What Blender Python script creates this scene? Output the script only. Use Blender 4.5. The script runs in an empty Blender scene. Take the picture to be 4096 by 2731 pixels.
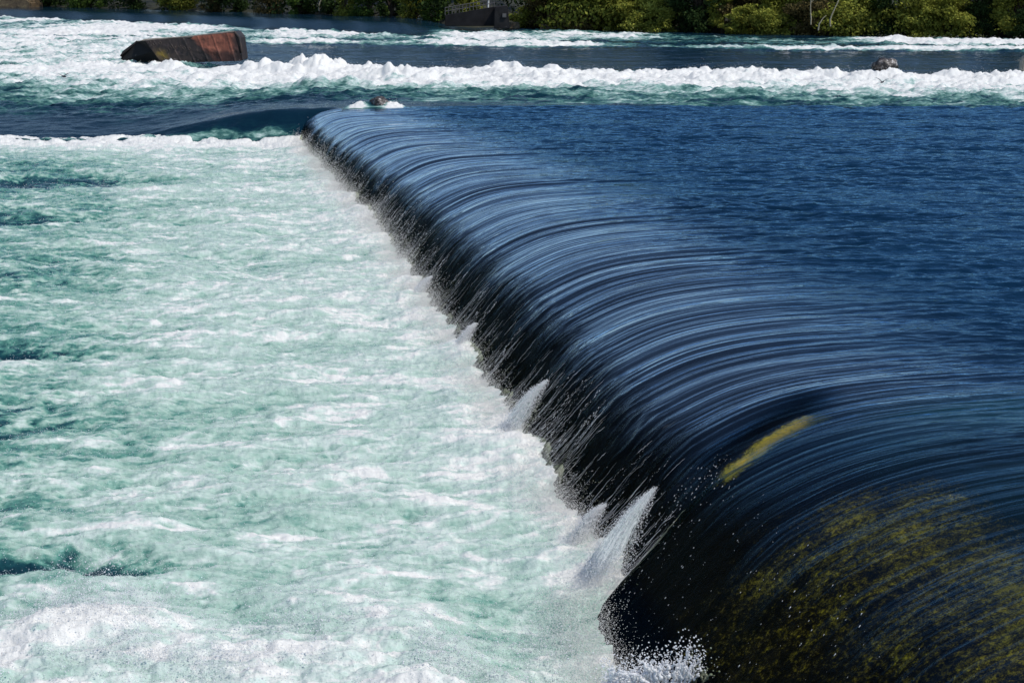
import bpy, math, random
import numpy as np
from mathutils import Vector, Matrix, noise as mnoise

random.seed(11)
RNG = np.random.default_rng(7)
S = bpy.context.scene
COL = S.collection
PI = math.pi

# ------------------------------------------------------------------ helpers
def tag(o, label=None, cat=None, group=None, kind=None):
    if label: o['label'] = label
    if cat: o['category'] = cat
    if group: o['group'] = group
    if kind: o['kind'] = kind
    return o

def link(o, parent=None):
    COL.objects.link(o)
    if parent is not None: o.parent = parent
    return o

def empty(name, loc, rz=0.0):
    o = bpy.data.objects.new(name, None)
    o.location = loc; o.rotation_euler = (0, 0, rz); o.empty_display_size = .3
    return link(o)

def mesh_np(name, verts, faces, mat, parent=None, smooth=True, attrs=None):
    """verts (n,3), faces (m,k) arrays -> one mesh object"""
    verts = np.ascontiguousarray(verts, np.float32); faces = np.ascontiguousarray(faces, np.int32)
    me = bpy.data.meshes.new(name)
    m, k = faces.shape
    me.vertices.add(len(verts)); me.vertices.foreach_set('co', verts.ravel())
    me.loops.add(m * k); me.loops.foreach_set('vertex_index', faces.ravel())
    me.polygons.add(m)
    me.polygons.foreach_set('loop_start', np.arange(0, m * k, k, dtype=np.int32))
    me.polygons.foreach_set('loop_total', np.full(m, k, np.int32))
    me.polygons.foreach_set('use_smooth', np.full(m, smooth, bool))
    for an, av in (attrs or {}).items():
        av = np.ascontiguousarray(av, np.float32)
        if av.ndim == 1:
            a = me.attributes.new(an, 'FLOAT', 'POINT'); a.data.foreach_set('value', av)
        else:
            a = me.attributes.new(an, 'FLOAT_VECTOR', 'POINT'); a.data.foreach_set('vector', av.ravel())
    me.update(calc_edges=True)
    me.materials.append(mat)
    return link(bpy.data.objects.new(name, me), parent)

def grid_faces(nr, nc):
    i = np.arange(nr * nc).reshape(nr, nc)
    return np.stack([i[:-1, :-1], i[:-1, 1:], i[1:, 1:], i[1:, :-1]], -1).reshape(-1, 4)

def ss(a, b, x):
    t = np.clip((x - a) / (b - a), 0, 1)
    return t * t * (3 - 2 * t)

_perm = np.random.default_rng(3).permutation(4096).astype(np.int64)
_ang = np.random.default_rng(4).random(4096) * 2 * PI
_gx, _gy = np.cos(_ang), np.sin(_ang)
def perlin(x, y, seed=0):
    x = np.asarray(x, np.float64) + seed * 17.31; y = np.asarray(y, np.float64) + seed * 9.73
    xi = np.floor(x).astype(np.int64); yi = np.floor(y).astype(np.int64)
    xf = x - xi; yf = y - yi
    u = xf * xf * xf * (xf * (xf * 6 - 15) + 10); v = yf * yf * yf * (yf * (yf * 6 - 15) + 10)
    def g(ix, iy, dx, dy):
        h = _perm[(_perm[ix & 4095] + iy) & 4095]
        return _gx[h] * dx + _gy[h] * dy
    a = g(xi, yi, xf, yf); b = g(xi + 1, yi, xf - 1, yf)
    c = g(xi, yi + 1, xf, yf - 1); d = g(xi + 1, yi + 1, xf - 1, yf - 1)
    return (a + u * (b - a)) * (1 - v) + (c + u * (d - c)) * v      # about -0.7..0.7
def fbm(x, y, oct=5, seed=0, gain=.5, lac=2.03):
    r = 0; a = 1.0; f = 1.0; s = 0
    for k in range(oct):
        r = r + a * perlin(x * f, y * f, seed + k * 3); s += a; a *= gain; f *= lac
    return r / s * 1.6
def billow(x, y, oct=4, seed=0, gain=.5):
    r = 0; a = 1.0; f = 1.0; s = 0
    for k in range(oct):
        r = r + a * np.abs(perlin(x * f, y * f, seed + k * 3)) * 2; s += a; a *= gain; f *= 2.05
    return r / s                                                    # 0..1, round lumps meeting in creases

# ------------------------------------------------------------------ node helpers
class NT:
    def __init__(self, name):
        self.m = bpy.data.materials.new(name); self.m.use_nodes = True
        self.t = self.m.node_tree; self.t.nodes.clear()
        self.out = self.t.nodes.new('ShaderNodeOutputMaterial')
    def n(self, typ, _props=None, **ins):
        nd = self.t.nodes.new('ShaderNode' + typ)
        for k, v in (_props or {}).items(): setattr(nd, k, v)
        for k, v in ins.items():
            key = int(k[1:]) if k[0] == '_' and k[1:].isdigit() else k.replace('_', ' ')
            self.set(nd.inputs[key], v)
        return nd
    def set(self, sock, v):
        if isinstance(v, bpy.types.Node): v = v.outputs[0]
        if isinstance(v, bpy.types.NodeSocket): self.t.links.new(v, sock)
        else:
            if isinstance(v, (tuple, list)) and len(v) == 3 and sock.type == 'RGBA': v = (*v, 1)
            sock.default_value = v
    def math(self, op, a, b=0.0, c=0.0, clamp=False):
        return self.n('Math', {'operation': op, 'use_clamp': clamp}, _0=a, _1=b, _2=c)
    def attr(self, name, out='Fac'):
        nd = self.t.nodes.new('ShaderNodeAttribute'); nd.attribute_name = name
        return nd.outputs[out]
    def noise(self, vec, scale, detail=3.0, rough=.5, dist=0.0):
        return self.n('TexNoise', Vector=vec, Scale=scale, Detail=detail, Roughness=rough, Distortion=dist).outputs['Fac']
    def mapv(self, vec, scale):
        return self.n('Mapping', Vector=vec, Scale=scale).outputs[0]
    def ramp(self, fac, stops, interp='LINEAR'):
        r = self.n('ValToRGB', Fac=fac); e = r.color_ramp.elements; r.color_ramp.interpolation = interp
        while len(e) < len(stops): e.new(.5)
        for el, (p, c) in zip(e, stops):
            el.position = p; el.color = (*c, 1) if isinstance(c, (tuple, list)) else (c, c, c, 1)
        return r.outputs[0]
    def mix(self, fac, a, b):
        nd = self.t.nodes.new('ShaderNodeMix'); nd.data_type = 'RGBA'
        self.set(nd.inputs[0], fac); self.set(nd.inputs[6], a); self.set(nd.inputs[7], b)
        return nd.outputs[2]
    def bump(self, h, strength, dist, normal=None):
        nd = self.n('Bump', Height=h, Strength=strength, Distance=dist)
        if normal is not None: self.set(nd.inputs['Normal'], normal)
        return nd.outputs[0]
    def pos(self): return self.n('NewGeometry').outputs['Position']
    def done(self, shader):
        self.set(self.out.inputs['Surface'], shader); return self.m

def maprange(T, v, a, b, c=0.0, d=1.0):
    return T.n('MapRange', {'clamp': True}, _0=v, _1=a, _2=b, _3=c, _4=d).outputs[0]

# ------------------------------------------------------------------ camera
CAM = Vector((0, 0, 8.0))
PITCH = math.atan(844 / 3500)
cd = bpy.data.cameras.new('camera'); cam = link(bpy.data.objects.new('camera', cd))
cam.location = CAM; cam.rotation_euler = (PI / 2 - PITCH, 0, 0)
cd.sensor_width = 36; cd.lens = 36 * 3500 / 2352; cd.clip_end = 4000; cd.clip_start = .1
S.camera = cam

# ------------------------------------------------------------------ daylight
SUN_DIR = Vector((.52, -.20, .83)).normalized()
sd = bpy.data.lights.new('sun', 'SUN'); sd.energy = 3.65; sd.angle = math.radians(.5); sd.color = (1, .95, .86)
so = link(bpy.data.objects.new('sun', sd)); so.rotation_euler = SUN_DIR.to_track_quat('Z', 'Y').to_euler()
so.location = (20, -10, 40)
W = bpy.data.worlds.new('World'); S.world = W; W.use_nodes = True
wt = W.node_tree; bg = wt.nodes['Background']
sk = wt.nodes.new('ShaderNodeTexSky'); sk.sky_type = 'NISHITA'; sk.sun_disc = False
sk.sun_elevation = math.asin(SUN_DIR.z); sk.sun_rotation = math.atan2(SUN_DIR.x, SUN_DIR.y)
sk.air_density = 1.0; sk.dust_density = .15; sk.ozone_density = 2.5; sk.altitude = 300
wt.links.new(sk.outputs[0], bg.inputs[0]); bg.inputs[1].default_value = .12
S.view_settings.view_transform = 'Standard'; S.view_settings.look = 'None'; S.view_settings.exposure = 0
try:
    S.cycles.use_denoising = True; S.cycles.max_bounces = 8; S.cycles.transparent_max_bounces = 12
    S.cycles.sample_clamp_indirect = 6; S.cycles.caustics_reflective = False; S.cycles.caustics_refractive = False
except Exception: pass

# ------------------------------------------------------------------ materials
def mat_rapids(name, scale=1.0, deep=(.003, .018, .034), stops=None, spec=.55, k1=.5, k2=.30):
    T = NT(name); P = T.pos(); f = T.attr('foam')
    pv = T.mapv(P, (scale * .45, scale * 1.0, scale * .8))
    n1 = T.noise(pv, 5, 5, .62, .6); n2 = T.noise(pv, 24, 4, .65, .3)
    e = T.math('ADD', T.math('MULTIPLY', T.math('SUBTRACT', n1, .5), k1), T.math('MULTIPLY', T.math('SUBTRACT', n2, .5), k2))
    amp = maprange(T, f, 0, .25, .25, 1.0)
    g = T.math('ADD', f, T.math('MULTIPLY', e, amp), clamp=True)
    c = T.ramp(g, stops or [(0, deep), (.16, (.012, .065, .075)), (.30, (.10, .27, .22)), (.50, (.40, .56, .485)), (.72, (.64, .75, .70)), (.92, (.94, .93, .90))])
    rough = maprange(T, g, .2, .95, .07, .40)
    b1 = T.bump(n1, .35, .10); b2 = T.bump(n2, .28, .03, b1)
    n3 = T.noise(pv, 75, 2, .6); b3 = T.bump(n3, .55, .014, b2)
    p = T.n('BsdfPrincipled', Base_Color=c, Roughness=rough, IOR=1.33, Normal=b3, Specular_IOR_Level=spec, Specular_Tint=(.55, .80, 1))
    # aerated water scatters light inside: part of it is let through
    tr = T.n('BsdfTranslucent', Color=c, Normal=b3)
    mx = T.n('MixShader', _0=T.math('MULTIPLY', g, .20), _1=p, _2=tr)
    return T.done(mx)

def mat_smooth_water():
    """clear water: sky reflection tinted blue, raised at the crest and cut on the lower face, lets the dam show where it is thin, deep blue where it is deep"""
    T = NT('clear_water'); P = T.pos()
    flow = T.attr('flow', 'Vector'); depth = T.attr('depth'); steep = T.attr('steep'); foam = T.attr('foam')
    # streaks drawn out along the flow
    sv = T.mapv(flow, (1, .018, 1)); s1 = T.noise(sv, 6, 1, .4); s2 = T.noise(sv, 22, 1, .5)
    sv3 = T.mapv(flow, (1, .02, 1)); s3 = T.noise(sv3, 60, 0, .5)
    # chop on the open water
    cv = T.mapv(P, (.55, 1, 1)); c1 = T.noise(cv, 2.2, 4, .6, .4); c2 = T.noise(cv, 9, 4, .62, .3)
    near = T.attr('near')                       # 1 on the nappe, 0 on the open pool
    hs = T.math('MULTIPLY', T.math('ADD', T.math('MULTIPLY', s1, .5), T.math('ADD', T.math('MULTIPLY', s2, .30), T.math('MULTIPLY', s3, .11))), T.attr('streak'))
    b1 = T.bump(T.math('MULTIPLY', hs, near), .40, .10)
    hc = T.math('ADD', T.math('MULTIPLY', c1, .5), T.math('MULTIPLY', c2, .10))
    b2 = T.bump(T.math('MULTIPLY', hc, T.math('SUBTRACT', 1.12, near)), .75, .16, b1)
    body = T.n('BsdfDiffuse', Color=T.mix(near, T.mix(T.noise(cv, .6, 3), (.0006, .008, .022), (.0014, .018, .045)), T.mix(T.attr('teal'), (.0004, .0018, .004), (.008, .085, .070))), Normal=b2)
    tint = T.ramp(T.math('ADD', s1, 0), [(.3, (.66, .70, .55)), (.7, (.95, .97, .85))])
    clear = T.n('BsdfTransparent', Color=tint)
    inner = T.n('MixShader', _0=depth, _1=clear, _2=body)
    gl = T.n('BsdfGlossy', Color=T.mix(T.attr('crest'), (.46, .76, 1), (.84, .93, 1)), Roughness=T.math('MULTIPLY_ADD', steep, .14, .035), Normal=b2)  # sky blue painted into the reflection colour
    fr = T.n('Fresnel', IOR=1.62, Normal=b2)
    frk = T.math('MULTIPLY', T.math('MULTIPLY', fr, T.math('MULTIPLY_ADD', T.attr('crest'), .95, .78)), T.math('MULTIPLY_ADD', steep, -.94, 1.0), clamp=True)  # painted reflection gain: brighter on the crest, cut on the lower face
    surf = T.n('MixShader', _0=frk, _1=inner, _2=gl)
    # broken white threads where the sheet tears
    wv = T.mapv(flow, (1, .16, 1)); w1 = T.noise(wv, 26, 4, .7, .5); w2 = T.noise(T.mapv(flow, (1, .4, 1)), 5, 2, .5)
    thr = T.math('SUBTRACT', T.math('ADD', T.math('MULTIPLY', w1, .8), T.math('MULTIPLY', w2, .45)), .80)
    wf = T.math('MULTIPLY', T.math('MULTIPLY', thr, 7.0, clamp=True), foam, clamp=True)
    white = T.n('BsdfPrincipled', Base_Color=(.75, .80, .82), Roughness=.25, IOR=1.33, Normal=b2)
    out = T.n('MixShader', _0=wf, _1=surf, _2=white)
    return T.done(out)

def mat_dam():
    T = NT('weedy_concrete'); P = T.pos(); al = T.attr('algae')
    n1 = T.noise(P, 3.2, 5, .65, .3); n2 = T.noise(P, 13, 4, .7, .4); n3 = T.noise(P, 45, 3, .6)
    v = T.math('ADD', T.math('MULTIPLY', n1, .30), T.math('ADD', T.math('MULTIPLY', n2, .50), T.math('MULTIPLY', n3, .30)))
    k = T.math('ADD', v, T.math('MULTIPLY_ADD', al, .42, -.42))
    c = T.ramp(k, [(.44, (.0015, .0013, .001)), (.52, (.014, .011, .004)), (.60, (.14, .11, .012)), (.68, (.52, .42, .035)), (.82, (.95, .64, .05))])
    b = T.bump(n2, .8, .06)
    return T.done(T.n('BsdfPrincipled', Base_Color=c, Roughness=.8, Normal=b, Specular_IOR_Level=.05))

def mat_plain(name, col, rough=.7, var=.35, scale=4.0, bump=.2, spec=.3, col2=None):
    T = NT(name); P = T.n('TexCoord').outputs['Object']
    n1 = T.noise(P, scale, 5, .65)
    c2 = col2 or tuple(x * (1 - var) for x in col)
    c = T.mix(maprange(T, n1, .35, .65), c2, col)
    b = T.bump(n1, bump, .05)
    return T.done(T.n('BsdfPrincipled', Base_Color=c, Roughness=rough, Normal=b, Specular_IOR_Level=spec))

def mat_leaf(name, a, b, c):
    T = NT(name)
    r = T.attr('tone'); P = T.pos(); n1 = T.noise(P, .55, 3, .6)
    f = T.math('ADD', T.math('MULTIPLY', r, .5), T.math('MULTIPLY', maprange(T, n1, .3, .7), .5))
    col = T.ramp(f, [(.1, a), (.5, b), (.9, c)])
    d = T.n('BsdfDiffuse', Color=col); t = T.n('BsdfTranslucent', Color=col)
    return T.done(T.n('MixShader', _0=.28, _1=d, _2=t))

def mat_spray(name, col, tl=.35):
    T = NT(name)
    d = T.n('BsdfPrincipled', Base_Color=col, Roughness=.25, IOR=1.33); t = T.n('BsdfTranslucent', Color=col)
    return T.done(T.n('MixShader', _0=tl, _1=d, _2=t))

M_POOL = mat_rapids('churning_water', 1.0)
M_FAR = mat_rapids('rapids_water', .30, spec=.08, k1=.9, k2=.8, stops=[(0, (.003, .017, .034)), (.22, (.008, .040, .055)), (.42, (.055, .15, .14)), (.60, (.22, .37, .34)), (.78, (.55, .65, .64)), (.95, (.90, .895, .88))])
M_CLEAR = mat_smooth_water()
M_DAM = mat_dam()
M_SPRAY = mat_spray('spray_white', (.90, .91, .94))
M_GREY = mat_spray('spray_grey', (.22, .29, .31), .2)  # grey painted in for the dark that clear drops refract
M_HAZE = mat_spray('haze_white', (.92, .91, .90), .4)

# ------------------------------------------------------------------ the weir: plan and profile
YB = np.array([8, 12, 16.7, 18.5, 19.9, 22.4, 27.7, 33.3, 39.8, 49.15, 67, 76.])
XB = np.array([3.9, 3.05, 2.02, 1.68, 1.45, .80, -.21, -1.33, -2.62, -4.48, -8.73, -10.9])
PX = np.array([-2.2, -.9, -.35, 0, .41, .84, 1.3, 2.1, 3.0, 4.0, 6.0, 9.0, 400.])
PZ = np.array([-1.6, -.62, -.22, 0, .185, .43, .635, .815, .905, .955, .99, 1.0, 1.0])
_tx = np.arange(-3, 40, .02); _tz = np.interp(_tx, PX, PZ)
def _gs(a, sg):
    k = np.arange(-int(3 * sg / .02), int(3 * sg / .02) + 1) * .02; w = np.exp(-.5 * (k / sg) ** 2); w /= w.sum()
    return np.convolve(np.pad(a, len(k) // 2, mode='edge'), w, 'valid')
_tb = ss(.9, 2.2, _tx); _tz = _gs(_gs(_tz, .13) * (1 - _tb) + _gs(_tz, .55) * _tb, .06)
def smooth_interp(x, X, Z):
    return np.interp(x, _tx, _tz)
def base_x(s):
    x = (np.interp(s - .8, YB, XB) + np.interp(s, YB, XB) + np.interp(s + .8, YB, XB)) / 3
    near = 1 - ss(18.95, 19.30, s)                   # the nearest bay stands forward of the rest
    return x - near * .30 + .12 * perlin(s * .35, s * 0 + 3.3, 5)
def weir_h(s):
    return np.interp(s, [8, 16, 19, 24, 33, 50, 69, 80], [2.75, 2.6, 2.42, 2.36, 2.42, 2.1, 1.66, 1.62]) * (1 - .85 * ss(75.0, 79.5, s))
def weir_w(s):
    return np.interp(s, [8, 16, 22, 35, 50, 69], [1.35, 1.15, 1.0, 1.0, .8, .5])
def weir_surface(s, dx):
    """smooth water level point above the foot s of the weir, dx upstream of the foot"""
    w = weir_w(s); d = dx / w
    d = np.where(dx > 3, 3 / w + (dx - 3), d)
    z = weir_h(s) * smooth_interp(d, PX, PZ)
    x = base_x(s) + dx
    y = s + .84 * (1 - np.exp(-np.clip(dx, 0, None) / 3)) + .28 * np.minimum(dx, 0)
    return x, y, z

# upper pool and nappe in one sheet
def build_upper():
    s = np.geomspace(9.5, 80.0, 1950)
    dx = np.concatenate([np.arange(-.95, 7, .045), 7 + np.cumsum(np.geomspace(.05, .33, 300))])
    Sg, Dg = np.meshgrid(s, dx, indexing='ij')
    x, y, z = weir_surface(Sg, Dg)
    nap = 1 - ss(2.5, 9.5, Dg + 1.2 * fbm(Sg * .5, Dg * .3, 2, 9))          # streaky part
    lower = 1 - ss(.2, 1.9, Dg / weir_w(Sg))
    # long ridges along the flow
    wob = Sg + .10 * perlin(Dg * .22, Sg * .4, 2) * ss(0, 3, Dg)
    dlow = Dg * .035
    band = perlin(wob * .9, dlow * 1.5, 20)
    ridg = .5 - np.abs(perlin(wob * 1.7 + .5 * band, dlow * 2, 21)) * 1.6                      # smooth tongues parted by sharp grooves
    ridg2 = .5 - np.abs(perlin(wob * 5.2, Dg * .06, 22)) * 1.6
    fine = perlin(wob * 13, Dg * .10, 23)
    arch = ss(.3, 1.6, Dg) * (1 - ss(4.5, 9, Dg)) * .6 + .4
    off = nap * arch * (.055 * band - .066 * ridg - .026 * ridg2 + .0065 * fine)
    # torn water on the lower face
    off = off + lower * (.3 + .7 * ss(19.5, 22, Sg)) * (.07 * billow(wob * 3.5, Dg * 1.0, 3, 31) + .05 * fbm(wob * 11, Dg * 4, 2, 33))
    # chop upstream
    gust = .55 + .75 * ss(-.45, .45, fbm(x * .11, y * .30, 3, 39))
    ch = 1.3 * gust * (.055 * fbm(x * .36, y * 1.0, 3, 40) + .050 * fbm(x * .9, y * 2.6, 3, 44) + .014 * fbm(x * 2.4, y * 6, 2, 46)) + .03 * fbm(x * .16, y * .42, 2, 47)
    z = z + (1 - nap) * ch * 1.15
    # push along the profile normal
    n_z = weir_h(Sg) * np.gradient(smooth_interp(dx, PX, PZ), dx)[None, :] / weir_w(Sg)
    ln = np.sqrt(1 + n_z ** 2)
    x = x - off * n_z / ln; z = z + off / ln
    arc = np.concatenate([[0], np.cumsum(np.hypot(np.diff(dx), np.diff(2.3 * smooth_interp(dx, PX, PZ))))])
    flow = np.stack([wob, np.broadcast_to(arc, Sg.shape), 0 * Sg], -1)
    steep = 1 - ss(.72, 1.75, (Dg + .38 * fbm(Sg * .8, Sg * 0 + .5, 4, 50) + .22 * fbm(wob * 7, Dg * .05, 2, 51)) / weir_w(Sg))  # mask that takes the reflection off the lower face
    nearby = 1 - ss(17.5, 19.6, Sg)
    steep = np.clip(steep, 0, 1)
    depth = .06 + .94 * ss(1.6, 5.5, Dg / weir_w(Sg) - 1.5 * nearby + .7 * fbm(Sg * .5, Dg * .12, 2, 55) - .6 * (1 - ss(18.5, 20, Sg)))
    crest = ss(.3, 1.2, Dg / weir_w(Sg)) * (1 - ss(2.5, 7.5, Dg + fbm(Sg * .3, Dg * .2, 2, 63))) * ss(19.0, 22.5, Sg + .4 * Dg)  # mask for the brightened crest reflection
    gap = np.exp(-((Sg - (19.88 + .38 * (Dg - 1.56))) / .40) ** 2) * ss(.8, 1.4, Dg) * (1 - ss(2.7, 3.6, Dg)); depth = depth * (1 - gap); crest = crest * (1 - .9 * gap) - .60 * gap
    crest = crest - .22 * (1 - ss(18.6, 20.2, Sg)) * (1 - ss(1.5, 3.4, Dg))
    foam = (1 - ss(.0, 2.1, Dg / weir_w(Sg))) * (.25 + .75 * ss(18.5, 21, Sg)) * (.4 + .6 * ss(-.25, .3, fbm(Sg * .55, Dg * .2, 2, 58)))
    depth = np.maximum(depth, 1 - ss(.0, .40, Dg / weir_w(Sg)))
    V = np.stack([x, y, z], -1).reshape(-1, 3)
    o = mesh_np('upper_river_water', V, grid_faces(*Sg.shape), M_CLEAR,
                attrs=dict(flow=flow.reshape(-1, 3), steep=steep.ravel(), depth=depth.ravel(), foam=foam.ravel(), near=nap.ravel(), teal=((1 - ss(17.6, 20.5, Sg)) * ss(2.2, 3.6, Dg) * (.5 + .5 * ss(-.3, .3, fbm(Sg * 1.2, Dg * .3, 3, 68)))).ravel(), streak=(.25 + 1.15 * ss(-.35, .4, fbm(wob * .55, Dg * .05, 3, 67))).ravel(), crest=crest.ravel()))
    tag(o, 'deep blue river water sliding over the weir as a glassy curtain', kind='structure')
build_upper()

# the dam under the sheet
def build_dam():
    s = np.geomspace(9.2, 77.5, 700); dx = np.concatenate([np.arange(-.9, 6, .06), np.arange(6, 20, 1.0)])
    Sg, Dg = np.meshgrid(s, dx, indexing='ij')
    x, y, z = weir_surface(Sg, Dg)
    lump = fbm(x * 1.6, (y + z) * 1.6, 4, 60) * .07
    low = ss(.2, 1.4, Dg); z = z - .05 - .15 * low - .30 * ss(1.5, 6, Dg) + lump * low; x = x + .04 + .12 * low
    al = .30 + (.80 + .22 * fbm(x * .8, (y + z) * .8, 3, 65)) * (1 - ss(16.6, 18.7, Sg + .5 * fbm(Sg * .4, Dg * .8, 3, 61))) * (.62 + .38 * ss(.5, 2.2, Dg + .8 * fbm(x * .9, y * .9, 3, 62))) * (1 - .85 * ss(2.9, 4.2, Dg + .5 * fbm(Sg * .8, Dg, 3, 66)))
    # the weed streak left of the nearest bay
    al = np.maximum(al, (1.62 + .35 * fbm(x * 4, (y + z) * 4, 3, 69)) * np.exp(-((Sg - (19.88 + .38 * (Dg - 1.56)) + .06 * fbm(Sg * 3, Dg * 2, 2, 64)) / .32) ** 2) * ss(.8, 1.5, Dg) * (1 - ss(2.8, 3.4, Dg)))
    al = np.maximum(al, .85 * np.exp(-((Sg - 21.9) / .12) ** 2) * ss(.8, 1.2, Dg) * (1 - ss(1.8, 2.4, Dg)))
    V = np.stack([x, y, z], -1).reshape(-1, 3)
    o = mesh_np('weir', V, grid_faces(*Sg.shape), M_DAM, attrs=dict(algae=al.ravel()))
    tag(o, 'long dark weir with yellow green weed seen through the sliding water', 'weir')
build_dam()

# ------------------------------------------------------------------ the pool below the weir
def dist_weir(x, y): return x - base_x(y)
def pool_z(x, y):
    d = -dist_weir(x, y)                       # metres left of the foot
    w = np.clip(d, 0, None)
    z = .16 * fbm(x * .16, y * .38, 3, 70) + .20 * fbm(x * .45, y * .95, 4, 73, .45) + .07 * (billow(x * 1.1 + .4 * perlin(x, y, 77), y * 2.4, 4, 76) - .3) + .045 * fbm(x * 3, y * 6.0, 4, 79, .6)
    z = z + .14 * np.exp(-(w / 1.1) ** 2) * (.4 + billow(x * .8, y * .7, 3, 82)) * ss(19.5, 23, y)      # boil at the foot
    z = z - .50 * (1 - ss(17.0, 20.5, y)) * (1 - ss(.8, 3.0, d))                                       # hollow by the near bay
    fore = (1 - ss(17.0, 18.7, y + .35 * fbm(x * .5, y * .1, 3, 85))) * (1 - ss(-.4, 1.2, x - .35 + .0 * y) * .75)
    z = z + fore * (.05 + .24 * billow(x * .50 + .3 * fbm(x, y, 2, 87), y * .9, 3, 88) + .09 * fbm(x * 1.5, y * 2.6, 6, 90, .58))
    z = z + .34 * np.exp(-((x + 5.3) / .75) ** 2 - ((y - 17.9) / .6) ** 2) * (.7 + .35 * fbm(x * 1.6, y * 1.6, 4, 92, .5))
    z = z + .22 * ss(71, 74.5, y) * ss(-.2, .4, billow(x * .5, y * .4, 3, 94) - .1)
    z = z + .038 * (.45 - np.abs(perlin(x * 1.9 + .5 * perlin(x * .8, y, 71), y * 5.0, 72)) * 1.7) + .022 * (.45 - np.abs(perlin(x * 4.6, y * 10.5, 74)) * 1.7) + .010 * perlin(x * 12, y * 22, 75)
    # dark troughs at the left
    wy = fbm(x * .35, y * .25, 3, 96)
    for (tx, ty, lx, ly, a) in TROUGH: z = z - a * np.exp(-((x - tx) / lx) ** 2 - ((y - ty + wy * ly * 1.3) / ly) ** 2)
    return z
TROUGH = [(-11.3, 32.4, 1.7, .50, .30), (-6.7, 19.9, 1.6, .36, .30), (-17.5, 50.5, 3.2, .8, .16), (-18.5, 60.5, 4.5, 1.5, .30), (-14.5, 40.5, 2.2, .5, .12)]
def pool_foam(x, y, z):
    d = -dist_weir(x, y)
    n = fbm(x * .42 + .2 * fbm(x * .3, y * .6, 2, 101), y * 1.15, 5, 100, .55)
    n2 = fbm(x * .10, y * .20, 3, 104); n3 = fbm(x * 1.6, y * 4.0, 4, 107, .6)
    f = .48 + .15 * n + .15 * n2 + .12 * n3 + .16 * (.45 - np.abs(perlin(x * 1.9 + .5 * perlin(x * .8, y, 71), y * 5.0, 72)) * 1.7) + .30 * ss(.10, .62, n + .9 * n3) + .10 * ss(.2, .5, fbm(x * .9, y * 4.5, 4, 109))
    f = f + .16 * np.exp(-(np.clip(d, 0, None) / 1.3)) + .10 * np.exp(-(np.clip(d, 0, None) / 7))
    f = f + .28 * (1 - ss(16.8, 18.9, y + .6 * n2)) * (.4 + .6 * ss(-.2, .5, n))
    f = f + .45 * ss(70.5, 74, y + n2) + .25 * np.exp(-((x + 5.3) / .9) ** 2 - ((y - 17.9) / .7) ** 2)
    wx = x * .55 + .55 * fbm(x * .35, y * .5, 3, 115); wyy = y * 1.55 + .8 * fbm(x * .45, y * .7, 3, 116)
    fil = ss(.80, .985, 1 - np.abs(perlin(wx, wyy, 117)) * 1.5) * ss(-.25, .25, fbm(x * .25, y * .45, 3, 118)) + .8 * ss(.80, .98, 1 - np.abs(perlin(wx * 2.3, wyy * 2.2, 119)) * 1.5) * ss(-.15, .35, fbm(x * .4, y * .7, 3, 121))
    f = f + .22 * fil - .04
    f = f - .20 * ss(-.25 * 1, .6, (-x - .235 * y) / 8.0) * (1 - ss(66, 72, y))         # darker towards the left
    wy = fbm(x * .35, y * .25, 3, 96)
    for (tx, ty, lx, ly, a) in TROUGH: f = f - (1.15 + 1.3 * n + 1.2 * n3) * a * np.exp(-((x - tx) / lx * .9) ** 2 - ((y - ty + wy * ly * 1.3) / ly * 1.1) ** 2)  # dark of the wave hollows put into the foam colour
    return np.clip(f + .62 * np.clip(z, -.3, .45), 0.05, 1.15)  # wave shading painted in by height: light crests, dark low slopes
def build_pool():
    nr, nc = 1150, 1150
    y = np.geomspace(12.5, 75.5, nr); u = np.linspace(0, 1, nc)
    Y = np.broadcast_to(y[:, None], (nr, nc))
    left = -.345 * Y * 1.12 - 2.0; right = base_x(Y) + .28
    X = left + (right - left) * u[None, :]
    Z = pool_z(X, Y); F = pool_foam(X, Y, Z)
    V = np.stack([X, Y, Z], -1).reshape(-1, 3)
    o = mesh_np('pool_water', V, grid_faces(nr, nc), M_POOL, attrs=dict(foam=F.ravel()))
    tag(o, 'pale mint green churning water streaked with white foam below the weir', kind='structure')
build_pool()

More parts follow.
